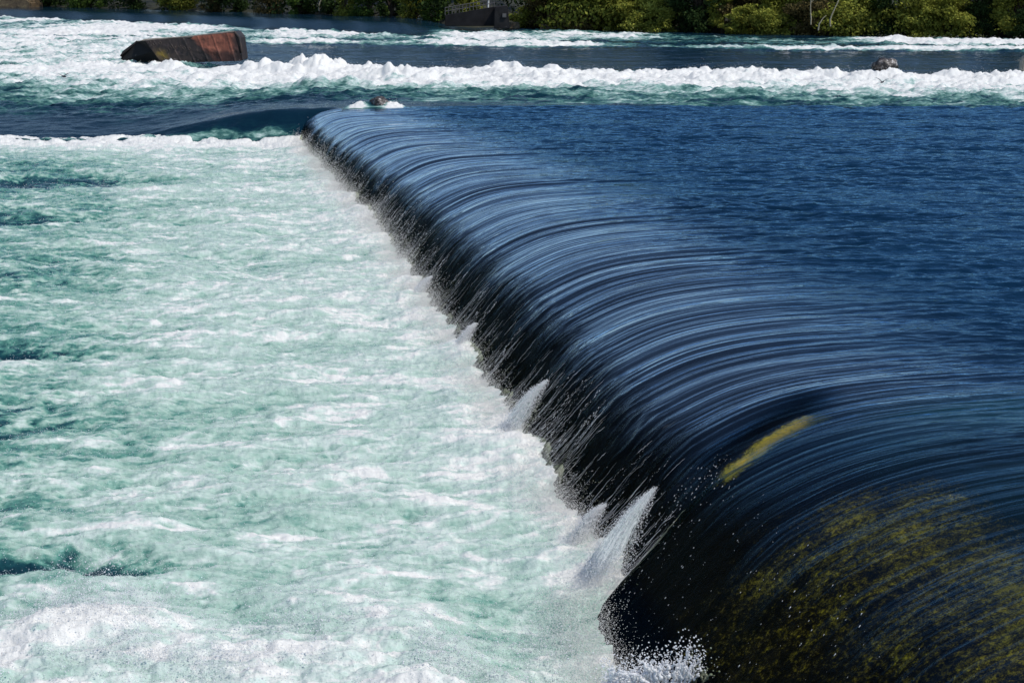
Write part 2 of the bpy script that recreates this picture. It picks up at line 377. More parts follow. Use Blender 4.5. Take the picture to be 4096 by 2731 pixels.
# ------------------------------------------------------------------ the rapids beyond
def y_end(x): return 83.5 - .17 * x
def y_lo(x): return 104.0 - .17 * x
def y_up(x): return 128.5 - .24 * x
def bank_y(x): return np.interp(x, [-420, -300, -69, -3.4, 1.5, 20, 48, 90, 200], [620, 470, 226, 161, 166, 152, 142, 131, 105])
def far_fields(x, y):
    n = fbm(x * .16, y * .34, 5, 120, .55); nb = fbm(x * .035, y * .07, 3, 125); nf = fbm(x * .55, y * 1.2, 4, 128, .6)
    ye, yl, yu = y_end(x) + 2.5 * nb + 1.5 * n, y_lo(x) + 5 * nb + 1.6 * fbm(x * .3, y * .02, 3, 127), y_up(x) + 2 * nb
    leftside = 1 - ss(-29, -20, x + .0 * y)
    A = (.56 * ss(ye - 9, ye + 1, y) + .55 * ss(ye - 1, yl - 8, y)) * (1 - ss(yl - 1.5, yl + 1.5, y))
    A = np.maximum(A, leftside * ss(ye, ye + 12, y) * (1 - ss(140, 152, y + 4 * nb)) * .95)
    tong = ss(yl, yl + 4, y) * (1 - ss(yu - 3, yu, y)) * (1 - leftside)
    by = bank_y(x); rel = by - y; upl0 = 1 - ss(-12, -4, x)
    B = ss(yu - 1.5, yu + 2.0, y) * ss(2, 9, rel) * (1 - upl0 * ss(14, 19, 36 - rel)) * (.72 + .30 * ss(-.2, .3, fbm(x * .03, y * .11, 3, 130)))
    B = B * (1 - .7 * np.exp(-((y - yu - 9) / 2.0) ** 2)) * (.58 + .25 * (1 - ss(-12, 6, x)) + .85 * ss(-.3, .3, fbm(x * .075, y * .05, 4, 131)))
    C = .75 * upl0 * np.exp(-((rel - 23) / 4) ** 2) * ss(-.15, .3, fbm(x * .08, y * .05, 3, 133))
    flecks = .30 * ss(ye - 10, ye - 1, y) * (1 - ss(ye + 5, ye + 11, y)) + (.14 + .12 * ss(-8, 2, x)) * ss(74.5, 78, y) * (1 - ss(ye + 5, ye + 11, y))
    zone = np.maximum(np.maximum(A, B), np.maximum(C, flecks))
    foam = zone * 1.12 + .50 * n * ss(.05, .3, zone) + .46 * nf * ss(.03, .3, zone) - .22
    foam = foam + (.22 * np.exp(-((y - yl + 3) / 3) ** 2) + .10 * ss(ye + 2, ye + 7, y) * (1 - ss(yl - 1, yl + 1, y))) * (1 - leftside)
    # levels: falling towards the viewer and to the left
    L = 1.58 + .0 * y
    wd = ss(74.5, 92, y); lf = 1 - ss(-21.0 - 5 * wd, -10.8 + 3.5 * wd, x)
    Ll = .10 + .75 * ss(74.6, 84, y) + .75 * ss(82, 97, y)
    L = L * (1 - lf) + np.minimum(Ll, L) * lf
    L = L - .06; face = 1 - ss(-9.4, -8.2, x); L = L * (1 - face * (1 - ss(73.8, 76.6 + .5 * fbm(x * .5, x * 0, 2, 134), y)))
    L = L + .55 * ss(yl - 1, yu + 2, y) + .25 * ss(yu + 5, yu + 40, y)
    dam_y = by - 3 - 0 * x
    upl = 1 - ss(-12, -4, x)
    L = L + upl * .9 * ss(by - 17, by - 9, y)
    amp = np.clip(A * 1.0 + B * .80 + .08 + C * .7, 0, 1)
    sc = np.exp(-((x + 24) / 6.5) ** 2 - ((y - 105.5) / 4.2) ** 2)
    w = amp * (.40 * billow(x * .17, y * .34, 3, 140) + .42 * billow(x * .55 + .5 * nb, y * .80, 4, 146) + .38 * fbm(x * .6, y * 1.2, 5, 148, .65) - .10) * (1 - .62 * sc)
    for k, (oy, wid, a) in enumerate(((2.8, 1.6, .72), (8.5, 1.5, .42), (14.0, 1.4, .30))):
        ln = np.exp(-((y - yl + oy + 3.8 * fbm(x * .085, y * 0 + k, 4, 151 + k)) / wid) ** 2)
        w = w + amp * a * (1 - .9 * leftside) * ln * (.12 + 1.7 * ss(.20, .75, billow(x * .085 + k, y * .05, 4, 170 + k)) * (.5 + billow(x * .7, y * .6, 4, 175 + k)))
    w = w + .85 * np.exp(-((x + 25.5) / 5.5) ** 4 - ((y - 108.6) / .7) ** 2) * billow(x * .8, y * .8, 4, 156)
    foam = foam + .6 * np.exp(-((x + 25.5) / 6.5) ** 4 - ((y - 108.4) / 1.2) ** 2)
    w = w + .05 * fbm(x * .5, y * .8, 3, 155) * (1 - amp) + .10 * fbm(x * .09, y * .2, 2, 157)
    calm = upl * ss(by - 20, by - 17, y)
    foam = foam * (1 - calm) ; w = w * (1 - .9 * calm)
    foam = foam + .20 * ss(.35, .8, w)
    z = L + w
    # white line where the side stream drops into the pool
    fl = (1 - ss(-10.9, -10.2, x)) * np.exp(-((y - 74.7 - .8 * fbm(x * .3, x * 0, 3, 160)) / .60) ** 2)
    z = z + fl * (.30 * billow(x * .40, y * .5, 4, 162) + .22 * fbm(x * 1.2, y * 1.4, 4, 164)) ; foam = foam + fl * (.72 + .6 * nf)
    # hump over the boulder
    hb = np.exp(-((x + 6.75) / 1.0) ** 2 - ((y - 76.1) / .8) ** 2); z = z + .22 * hb + .24 * np.exp(-((np.abs(x + 6.7) - .85) / .55) ** 2 - ((y - 75.9) / .5) ** 2) * (.4 + 1.1 * billow(x * 2.2, y * 2.2, 4, 168))
    foam = foam + 1.6 * np.exp(-((np.abs(x + 6.7) - .95) / .50) ** 2 - ((y - 75.7) / .6) ** 2)
    foam = foam + .8 * np.exp(-((x + 6.2) / 3.4) ** 2 - ((y - 75.25) / .30) ** 2) * (.8 + .6 * nf)
    return z, np.clip(foam, .0, 1.1)
def build_far():
    nr, nc = 900, 1150
    y = 73.9 + np.cumsum(np.geomspace(.07, 1.1, nr));
    Y = np.broadcast_to(y[:, None], (nr, nc)); u = np.linspace(-1, 1, nc)
    X = u[None, :] * (.345 * Y * 1.15 + 3)
    Z, F = far_fields(X, Y)
    V = np.stack([X, Y, Z], -1).reshape(-1, 3)
    o = mesh_np('rapids', V, grid_faces(nr, nc), M_FAR, attrs=dict(foam=F.ravel()))
    tag(o, 'white rapids and dark blue tongues of river water beyond the weir', kind='structure')
build_far()
def far_spray_points():
    n = 420000
    y = 74.2 * (150 / 74.2) ** RNG.random(n); x = RNG.uniform(-.40, .40, n) * y
    z, f = far_fields(x, y); k = RNG.random(n) < ss(.55, .95, f) * .55
    x, y, z = x[k], y[k], z[k]
    h = RNG.exponential(1, len(x)) * (.04 + .11 * ss(-.1, .4, fbm(x * .6, y * .4, 3, 180)))
    return np.stack([x, y, z + h - .02], -1)
# bed of the river far below everything, out to the horizon
T = NT('river_bed'); gm = T.done(T.n('BsdfDiffuse', Color=T.mix(T.noise(T.pos(), .05, 4), (.004, .016, .022), (.008, .03, .04))))
g = mesh_np('river_bed', [(-3000, -600, -2.0), (3000, -600, -2.0), (3000, 3000, -2.0), (-3000, 3000, -2.0)], [(0, 1, 2, 3)], gm)
tag(g, kind='structure')

print('water done')

# ------------------------------------------------------------------ a pixel of the 2352 px wide photograph at distance y -> a point
CP, SP = math.cos(PITCH), math.sin(PITCH)
def at(px, py, y):
    a = (px - 1176) / 3500; b = -(py - 784) / 3500
    t = y / (CP + b * SP)
    return Vector((a * t, y, CAM.z + (b * CP - SP) * t))

# ------------------------------------------------------------------ drops
_OV = np.array([(1, 0, 0), (-1, 0, 0), (0, 1, 0), (0, -1, 0), (0, 0, 1), (0, 0, -1)], float)
_OF = np.array([(0, 2, 4), (2, 1, 4), (1, 3, 4), (3, 0, 4), (2, 0, 5), (1, 2, 5), (3, 1, 5), (0, 3, 5)])
def oct_mesh(P, r):
    D = _OV[None] * r[:, None, None] * RNG.uniform(.7, 1.3, (len(P), 1, 3))
    return (P[:, None, :] + D).reshape(-1, 3), (_OF[None] + (np.arange(len(P)) * 6)[:, None, None]).reshape(-1, 3)
def drops(name, P, r, mat, label, stretch=None, parent=None):
    n = len(P)
    D = _OV[None] * r[:, None, None]
    D = D * RNG.uniform(.7, 1.3, (n, 1, 3))
    if stretch is not None: D = D + stretch[:, None, :] * np.sign(_OV @ np.array([.3, .3, 1.]))[None, :, None]
    V = (P[:, None, :] + D).reshape(-1, 3)
    F = (_OF[None] + (np.arange(n) * 6)[:, None, None]).reshape(-1, 3)
    o = mesh_np(name, V, F, mat, parent)
    return tag(o, label, kind='stuff')

def build_spray():
    # mist where the curtain meets the pool
    n = 330000
    s = 16.4 * (74.5 / 16.4) ** RNG.random(n)
    g = billow(s * .55, s * 0 + .3, 3, 201); keep = RNG.random(n) < (.35 + g)
    s = s[keep]; g = g[keep]; n = len(s)
    lat = RNG.normal(-.10, .34, n); h = RNG.exponential(1, n) * (.08 + .22 * g) * (.6 + .5 * ss(24, 50, s))
    x = base_x(s) + lat + .35 * h - .45 * (1 - ss(18.5, 20.5, s)); y = s + RNG.normal(0, .1, n)
    z = .05 - .42 * (1 - ss(17, 20.5, s)) + h * np.exp(-np.abs(lat) * .8)
    P = np.stack([x, y, z], -1)
    drops('mist', P, RNG.uniform(.0018, .0058, n) * (.6 + s / 40), M_HAZE, 'white mist along the foot of the weir')
    P = far_spray_points(); drops('rapids_spray', P, RNG.uniform(.006, .016, len(P)), M_HAZE, 'spray tossed off the far rapids')
    # beaded threads on the torn curtain
    Ps, Rs = [], []
    ns = 520
    s0 = 19.9 * (72 / 19.9) ** RNG.random(ns)
    clump = ss(-.3, .35, fbm(s0 * .7, s0 * 0, 3, 205))
    for k in range(ns):
        if RNG.random() > clump[k] + .12: continue
        w = float(weir_w(s0[k])); d0 = RNG.uniform(.05, .75) * w * (1.0 + .5 * RNG.random()); L = RNG.uniform(.10, .55) * w
        m = int(L / .018) + 2
        d = d0 - np.linspace(0, L, m); sk = s0[k] + RNG.normal(0, .012, m) + .04 * np.sin(np.linspace(0, 9, m) + k)
        x, y, z = weir_surface(sk, d); lift = .05 + .03 * RNG.random(m) + .05 * RNG.random() * np.linspace(0, 1, m)
        Ps.append(np.stack([x - lift * .7, y, z + lift * .7], -1)); Rs.append(RNG.uniform(.002, .0075, m) * RNG.uniform(.5, 1.2) * (.75 + s0[k] / 90))
    TV, TF, nt = [], [], 0
    for k in range(1700):
        sk = 18.9 * (73 / 18.9) ** RNG.random()
        if RNG.random() > .25 + float(ss(-.3, .35, fbm(np.array([sk * .7]), np.array([0.]), 3, 205))[0]): continue
        w = float(weir_w(sk)); d0 = RNG.uniform(.0, .95) * w * RNG.uniform(.6, 1.25); L = RNG.uniform(.10, .60) * w; m = 10
        t = np.linspace(0, 1, m); d = d0 - L * t; sv = sk + .018 * np.sin(t * RNG.uniform(4, 14) + k) * RNG.random()
        x, y, z = weir_surface(sv, d); lift = .045 + .03 * RNG.random() + .05 * RNG.random() * t
        c = np.stack([x - lift * .7, y, z + lift * .7], -1) + RNG.normal(0, .004, (m, 3))
        r = RNG.uniform(.0018, .0055) * (.6 + sk / 55) * (.25 + np.sin(PI * np.clip(t, .02, .98)) ** .6) * (.6 + .8 * RNG.random(m))
        ring = np.array([(-.2, .98, 0), (.6, -.3, .6), (-.5, -.5, -.6)])
        TV.append((c[:, None] + ring[None] * r[:, None, None]).reshape(-1, 3))
        q = np.arange(m - 1)[:, None] * 3 + np.arange(3)[None]; q2 = np.arange(m - 1)[:, None] * 3 + (np.arange(3)[None] + 1) % 3
        TF.append(np.stack([q, q2, q2 + 3, q + 3], -1).reshape(-1, 4) + nt); nt += m * 3
    o = mesh_np('white_threads', np.concatenate(TV), np.concatenate(TF), M_SPRAY); tag(o, 'thin white threads of water running down the dark curtain', kind='stuff')
    for a, b in ((18.0, 19.6), (12, 18)):           # a sparse sprinkle over the near bay
        m = 260; sk = RNG.uniform(a, b, m); d = RNG.uniform(-.3, 1.5, m) ** 1.0
        x, y, z = weir_surface(sk, d); Ps.append(np.stack([x - .1, y, z + RNG.exponential(.1, m) + .06], -1)); Rs.append(RNG.uniform(.002, .006, m))
    Rc = np.concatenate(Rs); st = np.array([-.62, -.18, -.75])[None] * (Rc * RNG.uniform(0, 3.2, len(Rc)))[:, None]
    drops('white_drops', np.concatenate(Ps), Rc * .8, M_SPRAY, 'beads of white water on the dark curtain', st)
    # spray thrown over the foreground boil
    n = 260000
    x = RNG.uniform(-6.5, 1.6, n); y = RNG.uniform(15.0, 18.9, n)
    g = ss(.25, .75, billow(x * .75, y * .8, 3, 210)) * (.4 + .6 * ss(18.8, 17.0, y)); g = np.maximum(g, 1.3 * np.exp(-((x + 5.3) / .8) ** 2 - ((y - 17.9) / .5) ** 2))
    k = RNG.random(n) < g; x, y, g = x[k], y[k], g[k]
    z = pool_z(x, y) + RNG.exponential(1, len(x)) * .23 * (.15 + g) + .005
    gk = RNG.random(len(x)) < .26
    drops('grey_spray', np.stack([x, y, z], -1)[gk], RNG.uniform(.0018, .0046, gk.sum()), M_GREY, 'drops coloured grey for the dark seen through them, among the spray in front')
    x, y, z = x[~gk], y[~gk], z[~gk]
    drops('fine_spray', np.stack([x, y, z], -1), RNG.uniform(.002, .0048, len(x)) * (1 + 1.6 * (RNG.random(len(x)) < .08)), M_SPRAY, 'fine spray flung up in front')
    # white drops standing in for sun glints all over the pool
    n = 45000
    y = 15.5 * (72 / 15.5) ** RNG.random(n) ** 1.25; x = base_x(y) - RNG.random(n) ** 1.4 * (.345 * y + base_x(y) + 1)
    z = pool_z(x, y) + RNG.exponential(.02, n) + .01
    drops('glint_flecks', np.stack([x, y, z], -1), RNG.uniform(.003, .0085, n) * (.5 + y / 45), M_SPRAY, 'bright white flecks standing in for sun glints on the pool')
build_spray()

# ------------------------------------------------------------------ splash crown by the near bay
def ball_tpl():
    import bmesh
    bm = bmesh.new(); bmesh.ops.create_icosphere(bm, subdivisions=1, radius=1)
    v = np.array([q.co[:] for q in bm.verts]); f = np.array([[q.index for q in p.verts] for p in bm.faces]); bm.free(); return v, f
BV, BF = ball_tpl()
def balls(name, P, r, mat, parent=None):
    n = len(P); V = (P[:, None] + BV[None] * r[:, None, None] * RNG.uniform(.75, 1.25, (n, 1, 3))).reshape(-1, 3)
    F = (BF[None] + (np.arange(n) * len(BV))[:, None, None]).reshape(-1, 3)
    return mesh_np(name, V, F, mat, parent)
def build_splash():
    P, R = [], []
    for k in range(230):
        px = RNG.uniform(1395, 1625); y0 = RNG.uniform(15.9, 16.5)
        base = np.array(at(px, 1566 + RNG.uniform(-16, 22), y0))
        v = np.array([RNG.normal(0, .35), RNG.normal(0, .2), RNG.uniform(.3, .9 + .9 * math.exp(-((px - 1560) / 50) ** 2))])
        m = RNG.integers(10, 34); t = np.linspace(0, RNG.uniform(.12, .32), m)
        arc = base[None] + v[None] * t[:, None] * 1.5 - np.array([0, 0, 2.4])[None] * (t ** 2)[:, None] + .012 * np.stack([np.sin(t * 60 + k), np.cos(t * 47 + k), 0 * t], -1)
        P.append(arc); R.append(np.linspace(.026, .004, m) * RNG.uniform(.4, 1.1) + .006 * (RNG.random(m) < .12))
        q = RNG.integers(2, 9)
        P.append(arc[-1][None] + RNG.normal(0, .07, (q, 3)) + np.array([0, 0, .06])); R.append(RNG.uniform(.004, .012, q))
    o = balls('splash', np.concatenate(P), np.concatenate(R), M_SPRAY)
    tag(o, 'crown of bright white splash bursting up at the foot of the weedy bay', 'splash')
build_splash()

# ------------------------------------------------------------------ fins of water deflected off the curtain
def mat_fin():
    T = NT('torn_white_water'); uv = T.attr('flow', 'Vector')
    s1 = T.noise(T.mapv(uv, (10, 3.0, 1)), 1.0, 5, .7, .8); s2 = T.noise(T.mapv(uv, (40, 22, 1)), 1.0, 4, .7, .6)
    v = T.math('ADD', T.math('MULTIPLY', s1, .6), T.math('MULTIPLY', s2, .4))
    c = T.ramp(v, [(.3, (.30, .38, .40)), (.5, (.62, .70, .72)), (.68, (.92, .94, .96))])
    b = T.bump(v, .8, .05)
    p = T.n('BsdfPrincipled', Base_Color=c, Roughness=.25, IOR=1.33, Normal=b); t = T.n('BsdfTranslucent', Color=c)
    m = T.n('MixShader', _0=.35, _1=p, _2=t)
    ed = T.attr('edge')
    a = T.math('MULTIPLY', T.math('SUBTRACT', T.math('ADD', v, T.math('MULTIPLY', ed, .40)), .68), 5, clamp=True)
    return T.done(T.n('MixShader', _0=a, _1=T.n('BsdfTransparent', Color=(1, 1, 1)), _2=m))
M_FIN = mat_fin()
def fin(apex, left, right, y0, y1, label, seed):
    A = np.array(at(*apex, y0)); L = np.array(at(*left, y1)); R = np.array(at(*right, y1 + .12))
    nu, nv = 60, 90
    a = np.linspace(0, 1, nv)[:, None]; b = np.linspace(0, 1, nu)[None, :]
    end = L[None, None] + (R - L)[None, None] * b[..., None]
    w = .06 + .94 * a ** .85
    mid = (L + R) / 2
    axis = A[None, None] + (mid - A)[None, None] * a[..., None]
    V = axis + (end - mid) * w[..., None]
    bow = np.sin(b * PI) * (.16 * a ** .7); V = V + bow[..., None] * np.array([-.45, -.75, .35])
    V[..., 2] += .10 * np.sin(a * PI) * np.ones_like(b) - .10 * a ** 2
    nz = fbm(b * 7 + 0 * a, a * 2.2 + 0 * b, 4, seed) * .07 * (a ** .6)
    V = V + nz[..., None] * np.array([-.4, -.8, .3])
    edge = np.minimum(np.sin(b * PI) ** .7 * 1.1, 1) * np.ones_like(a) * (1 - .55 * ss(.72, 1, a)) * (.3 + .7 * ss(0, .06, a))
    fl = np.stack([b + 0 * a, a + 0 * b, seed + 0 * (a + b)], -1)
    o = empty('water_fin', tuple(A)); tag(o, label, 'splash', 'fins of white water torn from the curtain')
    mesh_np('torn_sheet', V.reshape(-1, 3) - A, grid_faces(nv, nu), M_FIN, o, attrs=dict(flow=fl.reshape(-1, 3), edge=edge.ravel()))
    m = 5200; ai = np.clip(RNG.random(m) ** .62, 0, .999); bi = np.clip(.5 + RNG.normal(0, .27, m), 0, .999)
    q = V[(ai * nv).astype(int), (bi * nu).astype(int)] - A
    q = q + RNG.normal(0, .030, (m, 3)) * (.3 + ai[:, None] * 1.4); q[:, 2] -= .12 * RNG.random(m) * ai
    n0 = np.linalg.norm(R - L) / 1.0
    Vd, Fd = oct_mesh(q, RNG.uniform(.003, .0085, m) * (.7 + y0 / 60)); d = mesh_np('fin_spray', Vd, Fd, M_SPRAY, o)
    d['kind'] = 'stuff'
FG = [((1506, 1118), (1332, 1296), (1440, 1300), 20.6, 19.3, 'largest white water fin, thrown out just left of the weedy bay', 301),
      ((1392, 1158), (1300, 1232), (1352, 1246), 21.3, 20.8, 'small ragged fin of water tucked behind the largest one', 305),
      ((1258, 872), (1140, 975), (1210, 990), 26.65, 25.9, 'sharp pointed fin of water halfway along the dark curtain', 309),
      ((1094, 742), (1040, 800), (1072, 806), 32.65, 31.9, 'slim greyish fin of water, third from the far end of the curtain', 313),
      ((992, 634), (930, 690), (972, 694), 38.55, 37.7, 'farthest and faintest fin of water on the weir', 317)]
for f_ in FG: fin(*f_)

# ------------------------------------------------------------------ far bank: land, hillside, woods
def build_bank():
    nr, nc = 60, 260
    x = np.linspace(-430, 330, nc); off = np.concatenate([np.linspace(-6, 12, 24), np.linspace(14, 420, nr - 24)])
    X, O = np.meshgrid(x, off, indexing='xy')
    Y = bank_y(X) + O
    Z = 1.2 + .22 * np.clip(O, -8, 6) + .9 * ss(2, 9, O) + .10 * np.clip(O - 10, 0, 60) + 22 * ss(40, 260, O) + .5 * fbm(X * .12, O * .2, 4, 400)
    T = NT('bank_earth'); P = T.pos(); n = T.noise(P, .5, 5, .65)
    c = T.ramp(n, [(.3, (.008, .009, .005)), (.55, (.022, .024, .010)), (.75, (.06, .05, .03))])
    o = mesh_np('riverbank', np.stack([X, Y, Z], -1).reshape(-1, 3), grid_faces(nr, nc), T.done(T.n('BsdfPrincipled', Base_Color=c, Roughness=.9)))
    tag(o, 'dark overgrown far river bank', kind='structure')
build_bank()

LEAF = dict(
    olive=mat_leaf('olive_leaf', (0.058, 0.068, 0.016), (0.221, 0.234, 0.044), (0.429, 0.442, 0.085)),
    yellow=mat_leaf('yellow_green_leaf', (0.072, 0.078, 0.016), (0.234, 0.247, 0.044), (0.442, 0.442, 0.091)),
    dark=mat_leaf('dark_green_leaf', (.010, .017, .008), (.030, .052, .018), (.075, .115, .036)),  # also paints the shade of gaps and hollows along the bank
    green=mat_leaf('mid_green_leaf', (0.021, 0.039, 0.012), (0.078, 0.130, 0.029), (0.182, 0.260, 0.052)),
    brown=mat_leaf('brown_leaf', (0.036, 0.030, 0.013), (0.117, 0.094, 0.039), (0.221, 0.176, 0.072)))
M_BARK = mat_plain('bark', (.06, .045, .032), .9, .5, 6, .4, .2)
M_PALE = mat_plain('bleached_wood', (.46, .40, .28), .85, .4, 6, .4, .2)

def tube(P, R, k=7):
    P = [Vector(p) for p in P]; V = []; F = []
    for i, p in enumerate(P):
        d = (P[min(i + 1, len(P) - 1)] - P[max(i - 1, 0)]).normalized()
        u = d.orthogonal().normalized(); w = d.cross(u)
        for j in range(k):
            a = 2 * PI * j / k; V.append(p + (u * math.cos(a) + w * math.sin(a)) * R[i])
    for i in range(len(P) - 1):
        for j in range(k): F.append((i * k + j, i * k + (j + 1) % k, (i + 1) * k + (j + 1) % k, (i + 1) * k + j))
    return np.array(V), np.array(F)
def join_vf(parts):
    V, F, n = [], [], 0
    for v, f in parts: V.append(v); F.append(f + n); n += len(v)
    return np.concatenate(V), np.concatenate(F)

def leaf_cloud(lobes, n, size, rg):
    """small leaf quads spread through lobes (centre, radii), denser near the shell"""
    wts = np.array([l[1][0] * l[1][2] for l in lobes]); idx = rg.choice(len(lobes), n, p=wts / wts.sum())
    C = np.array([l[0] for l in lobes])[idx]; Rr = np.array([l[1] for l in lobes])[idx]
    d = rg.normal(size=(n, 3)); d /= np.linalg.norm(d, axis=1)[:, None]
    rad = rg.random(n) ** .45 * (1 + .22 * np.sin(d[:, 0] * 7 + idx) * np.cos(d[:, 2] * 6 + idx * 2))
    P = C + d * Rr * rad[:, None]
    nrm = d + rg.normal(0, .7, (n, 3)); nrm /= np.linalg.norm(nrm, axis=1)[:, None]
    u = np.cross(nrm, rg.normal(size=(n, 3))); u /= np.linalg.norm(u, axis=1)[:, None]; w = np.cross(nrm, u)
    sz = size * rg.uniform(.5, 1.4, n)[:, None]
    V = np.stack([P - u * sz, P + w * sz * .6, P + u * sz, P - w * sz * .6], 1).reshape(-1, 3)
    lob_t = rg.random(len(lobes))[idx]
    tone = np.repeat(np.clip(.55 * lob_t + .45 * rg.random(n), 0, 1), 4)
    return V, np.arange(n * 4).reshape(-1, 4), tone

def woody(name, cat, label, x, back, width, height, kind, seed, group=None, leaves=None, trunk_h=.12, base=None):
    """a tree or bush of the given crown width and total height standing `back` metres behind the waterline"""
    rg = np.random.default_rng(seed)
    by = float(bank_y(x)); z0 = 1.6 + .12 * back if base is None else base
    o = empty(name, (x, by + back, z0)); tag(o, label, cat, group)
    lobes = []
    nl = int(22 + width * 2.6)
    for k in range(nl):
        a = rg.uniform(0, 2 * PI); rr = rg.uniform(.05, .40) * width
        hz = rg.uniform(.06, .90) * height
        taper = 1 - .45 * (hz / height) ** 2
        rad = rg.uniform(.09, .21) * width
        lobes.append(((math.cos(a) * rr * taper, math.sin(a) * rr * .7 * taper, hz), (rad, rad * .8, rad * rg.uniform(.55, .85) * min(1.3, max(.6, height / width)))))
    n = leaves or int(2600 + 230 * width * height)
    V, F, tone = leaf_cloud(lobes, n, .085 + .006 * width, rg)
    keep = V[:, 2].reshape(-1, 4).min(1) > -.2
    F = F[keep]
    parts = []
    for k in range(3 if trunk_h < .2 else 1):
        lean = rg.normal(0, .06 * width, 2); r = .02 * height + .03
        parts.append(tube([(0, 0, -.6), (lean[0] * .3, lean[1] * .3, height * .3), (lean[0], lean[1], height * .7)], [r, r * .75, r * .3]))
    for l in lobes[::2]:
        c = l[0]; parts.append(tube([(0, 0, height * trunk_h), (c[0] * .5, c[1] * .5, c[2] * .6 + height * .03), c], [.012 * height + .01, .009 * height, .008]))
    tv, tf = join_vf(parts)
    mesh_np('trunk', tv, tf, M_BARK, o)
    mesh_np('crown', V, F, LEAF[kind], o, smooth=False, attrs=dict(tone=tone))
    return o

def bx(px, d): return (px - 1176) / 3500 * d      # sideways place of something seen at px from d metres away
FRONT = [ # px centre, px width, height m, kind, back, name, label
 (1205, 62, 2.4, 'yellow', 0.6, 'bush', 'low yellow green bush right beside the dark concrete gate block'),
 (1262, 90, 3.2, 'brown', 1.6, 'bush', 'brownish bush between the low yellow bush and the broad olive dome'),
 (1372, 230, 6.4, 'olive', 3.5, 'tree', 'broad olive dome shaped willow, largest crown on the far bank'),
 (1330, 110, 2.4, 'brown', .8, 'bush', 'dull brown low bush in front of the broad olive willow'),
 (1462, 90, 3.0, 'yellow', 1.0, 'bush', 'bright yellow green bush at the right foot of the olive willow'),
 (1512, 60, 2.3, 'olive', .8, 'bush', 'small olive bush at the left edge of the black gap'),
 (1545, 90, 9, 'dark', 7, 'tree', 'tall dark tree with bare grey stems left of the black gap'),
 (1598, 110, 8.5, 'dark', 3.2, 'evergreen_tree', 'black green evergreen filling the deepest shadow on the bank'),
 (1650, 50, 6.5, 'yellow', 2.6, 'tree', 'narrow lime green tree hanging over the black gap'),
 (1712, 120, 5.4, 'brown', 4.5, 'tree', 'leafless looking brown thicket tree right of the black gap'),
 (1690, 70, 2.6, 'yellow', .8, 'bush', 'round yellowish bush at the water under the brown thicket'),
 (1762, 90, 2.3, 'olive', .6, 'bush', 'low olive bush at the water beside the round yellowish one'),
 (1792, 90, 6.2, 'yellow', 3.0, 'tree', 'yellow green tree just left of the pale dead trunks'),
 (1850, 90, 3.0, 'brown', 1.0, 'bush', 'brown green bush under the pale dead trunks'),
 (1920, 170, 4.9, 'olive', 2.8, 'tree', 'wide olive brown tree just right of the pale dead trunks'),
 (1965, 60, 6.4, 'green', 4.0, 'tree', 'fresh green slender tree behind the wide olive brown one'),
 (2020, 70, 3.0, 'dark', 1.6, 'bush', 'bush with leaves coloured dark for the shaded hollow between two olive trees'),
 (2105, 150, 5.6, 'olive', 3.0, 'tree', 'olive tree left of the small grey building'),
 (2160, 110, 3.4, 'yellow', 1.2, 'bush', 'yellow tinged bush below the small grey building'),
 (2235, 70, 4.0, 'dark', 2.2, 'bush', 'bush with leaves coloured dark for the shade gap right of the small grey building'),
 (2312, 130, 6.8, 'olive', 3.0, 'tree', 'tall golden olive tree at the right edge of the photo'),
 (2350, 90, 2.6, 'dark', .6, 'bush', 'black shaded bush under the golden olive tree'),
 (2440, 130, 6.0, 'olive', 3.0, 'tree', 'olive tree just past the right edge'),
]
for i, (px, pw, h, kind, back, nm, lab) in enumerate(FRONT):
    d = 160.
    for _ in range(6): d = float(bank_y(bx(px, d))) + back
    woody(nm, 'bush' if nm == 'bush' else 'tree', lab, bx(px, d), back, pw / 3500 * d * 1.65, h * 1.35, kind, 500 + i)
LEFT = [ # smaller with distance, left of the gate
 (1085, 60, 3.2, 'olive', 9, 'bush', 'olive bush directly behind the grey railing'),
 (1010, 60, 3.6, 'green', 6, 'bush', 'mid green bush at the left end of the railing'),
 (960, 70, 4.8, 'olive', 6, 'tree', 'olive tree one gap left of the railing'),
 (905, 40, 6.5, 'dark', 7, 'tree', 'dark narrow tree in the shadow gap left of the railing'),
 (855, 70, 5.5, 'green', 6, 'tree', 'rounded green tree between two dark gaps of the left bank'),
 (800, 45, 3.0, 'yellow', 4, 'bush', 'small yellowish bush low on the left bank'),
 (768, 50, 7.0, 'dark', 8, 'tree', 'black green tree right of the leaning white trunk'),
 (700, 60, 5.0, 'green', 6, 'tree', 'green tree left of the leaning white trunk'),
 (630, 55, 4.0, 'brown', 5, 'bush', 'rust brown bush at the water on the left bank'),
 (560, 60, 5.5, 'dark', 7, 'tree', 'dark tree between the two rust brown bushes'),
 (505, 55, 4.2, 'brown', 5, 'bush', 'smaller rust brown bush farther left along the bank'),
 (420, 80, 6, 'olive', 7, 'tree', 'hazy olive tree far along the left bank'),
 (330, 80, 6, 'dark', 7, 'tree', 'dark tree beyond the hazy olive one'),
 (230, 80, 6.5, 'green', 7, 'tree', 'faint green tree near the far left end of the bank'),
 (120, 90, 6.5, 'dark', 7, 'tree', 'dark tree rising behind the brown stone pier'),
]
for i, (px, pw, h, kind, back, nm, lab) in enumerate(LEFT):
    d = 230.
    for _ in range(30): d = .5 * d + .5 * (float(bank_y(bx(px, d))) + back)
    woody(nm, 'bush' if nm == 'bush' else 'tree', lab, bx(px, d), back, pw / 3500 * d * 1.5, h * 1.5, kind, 600 + i)

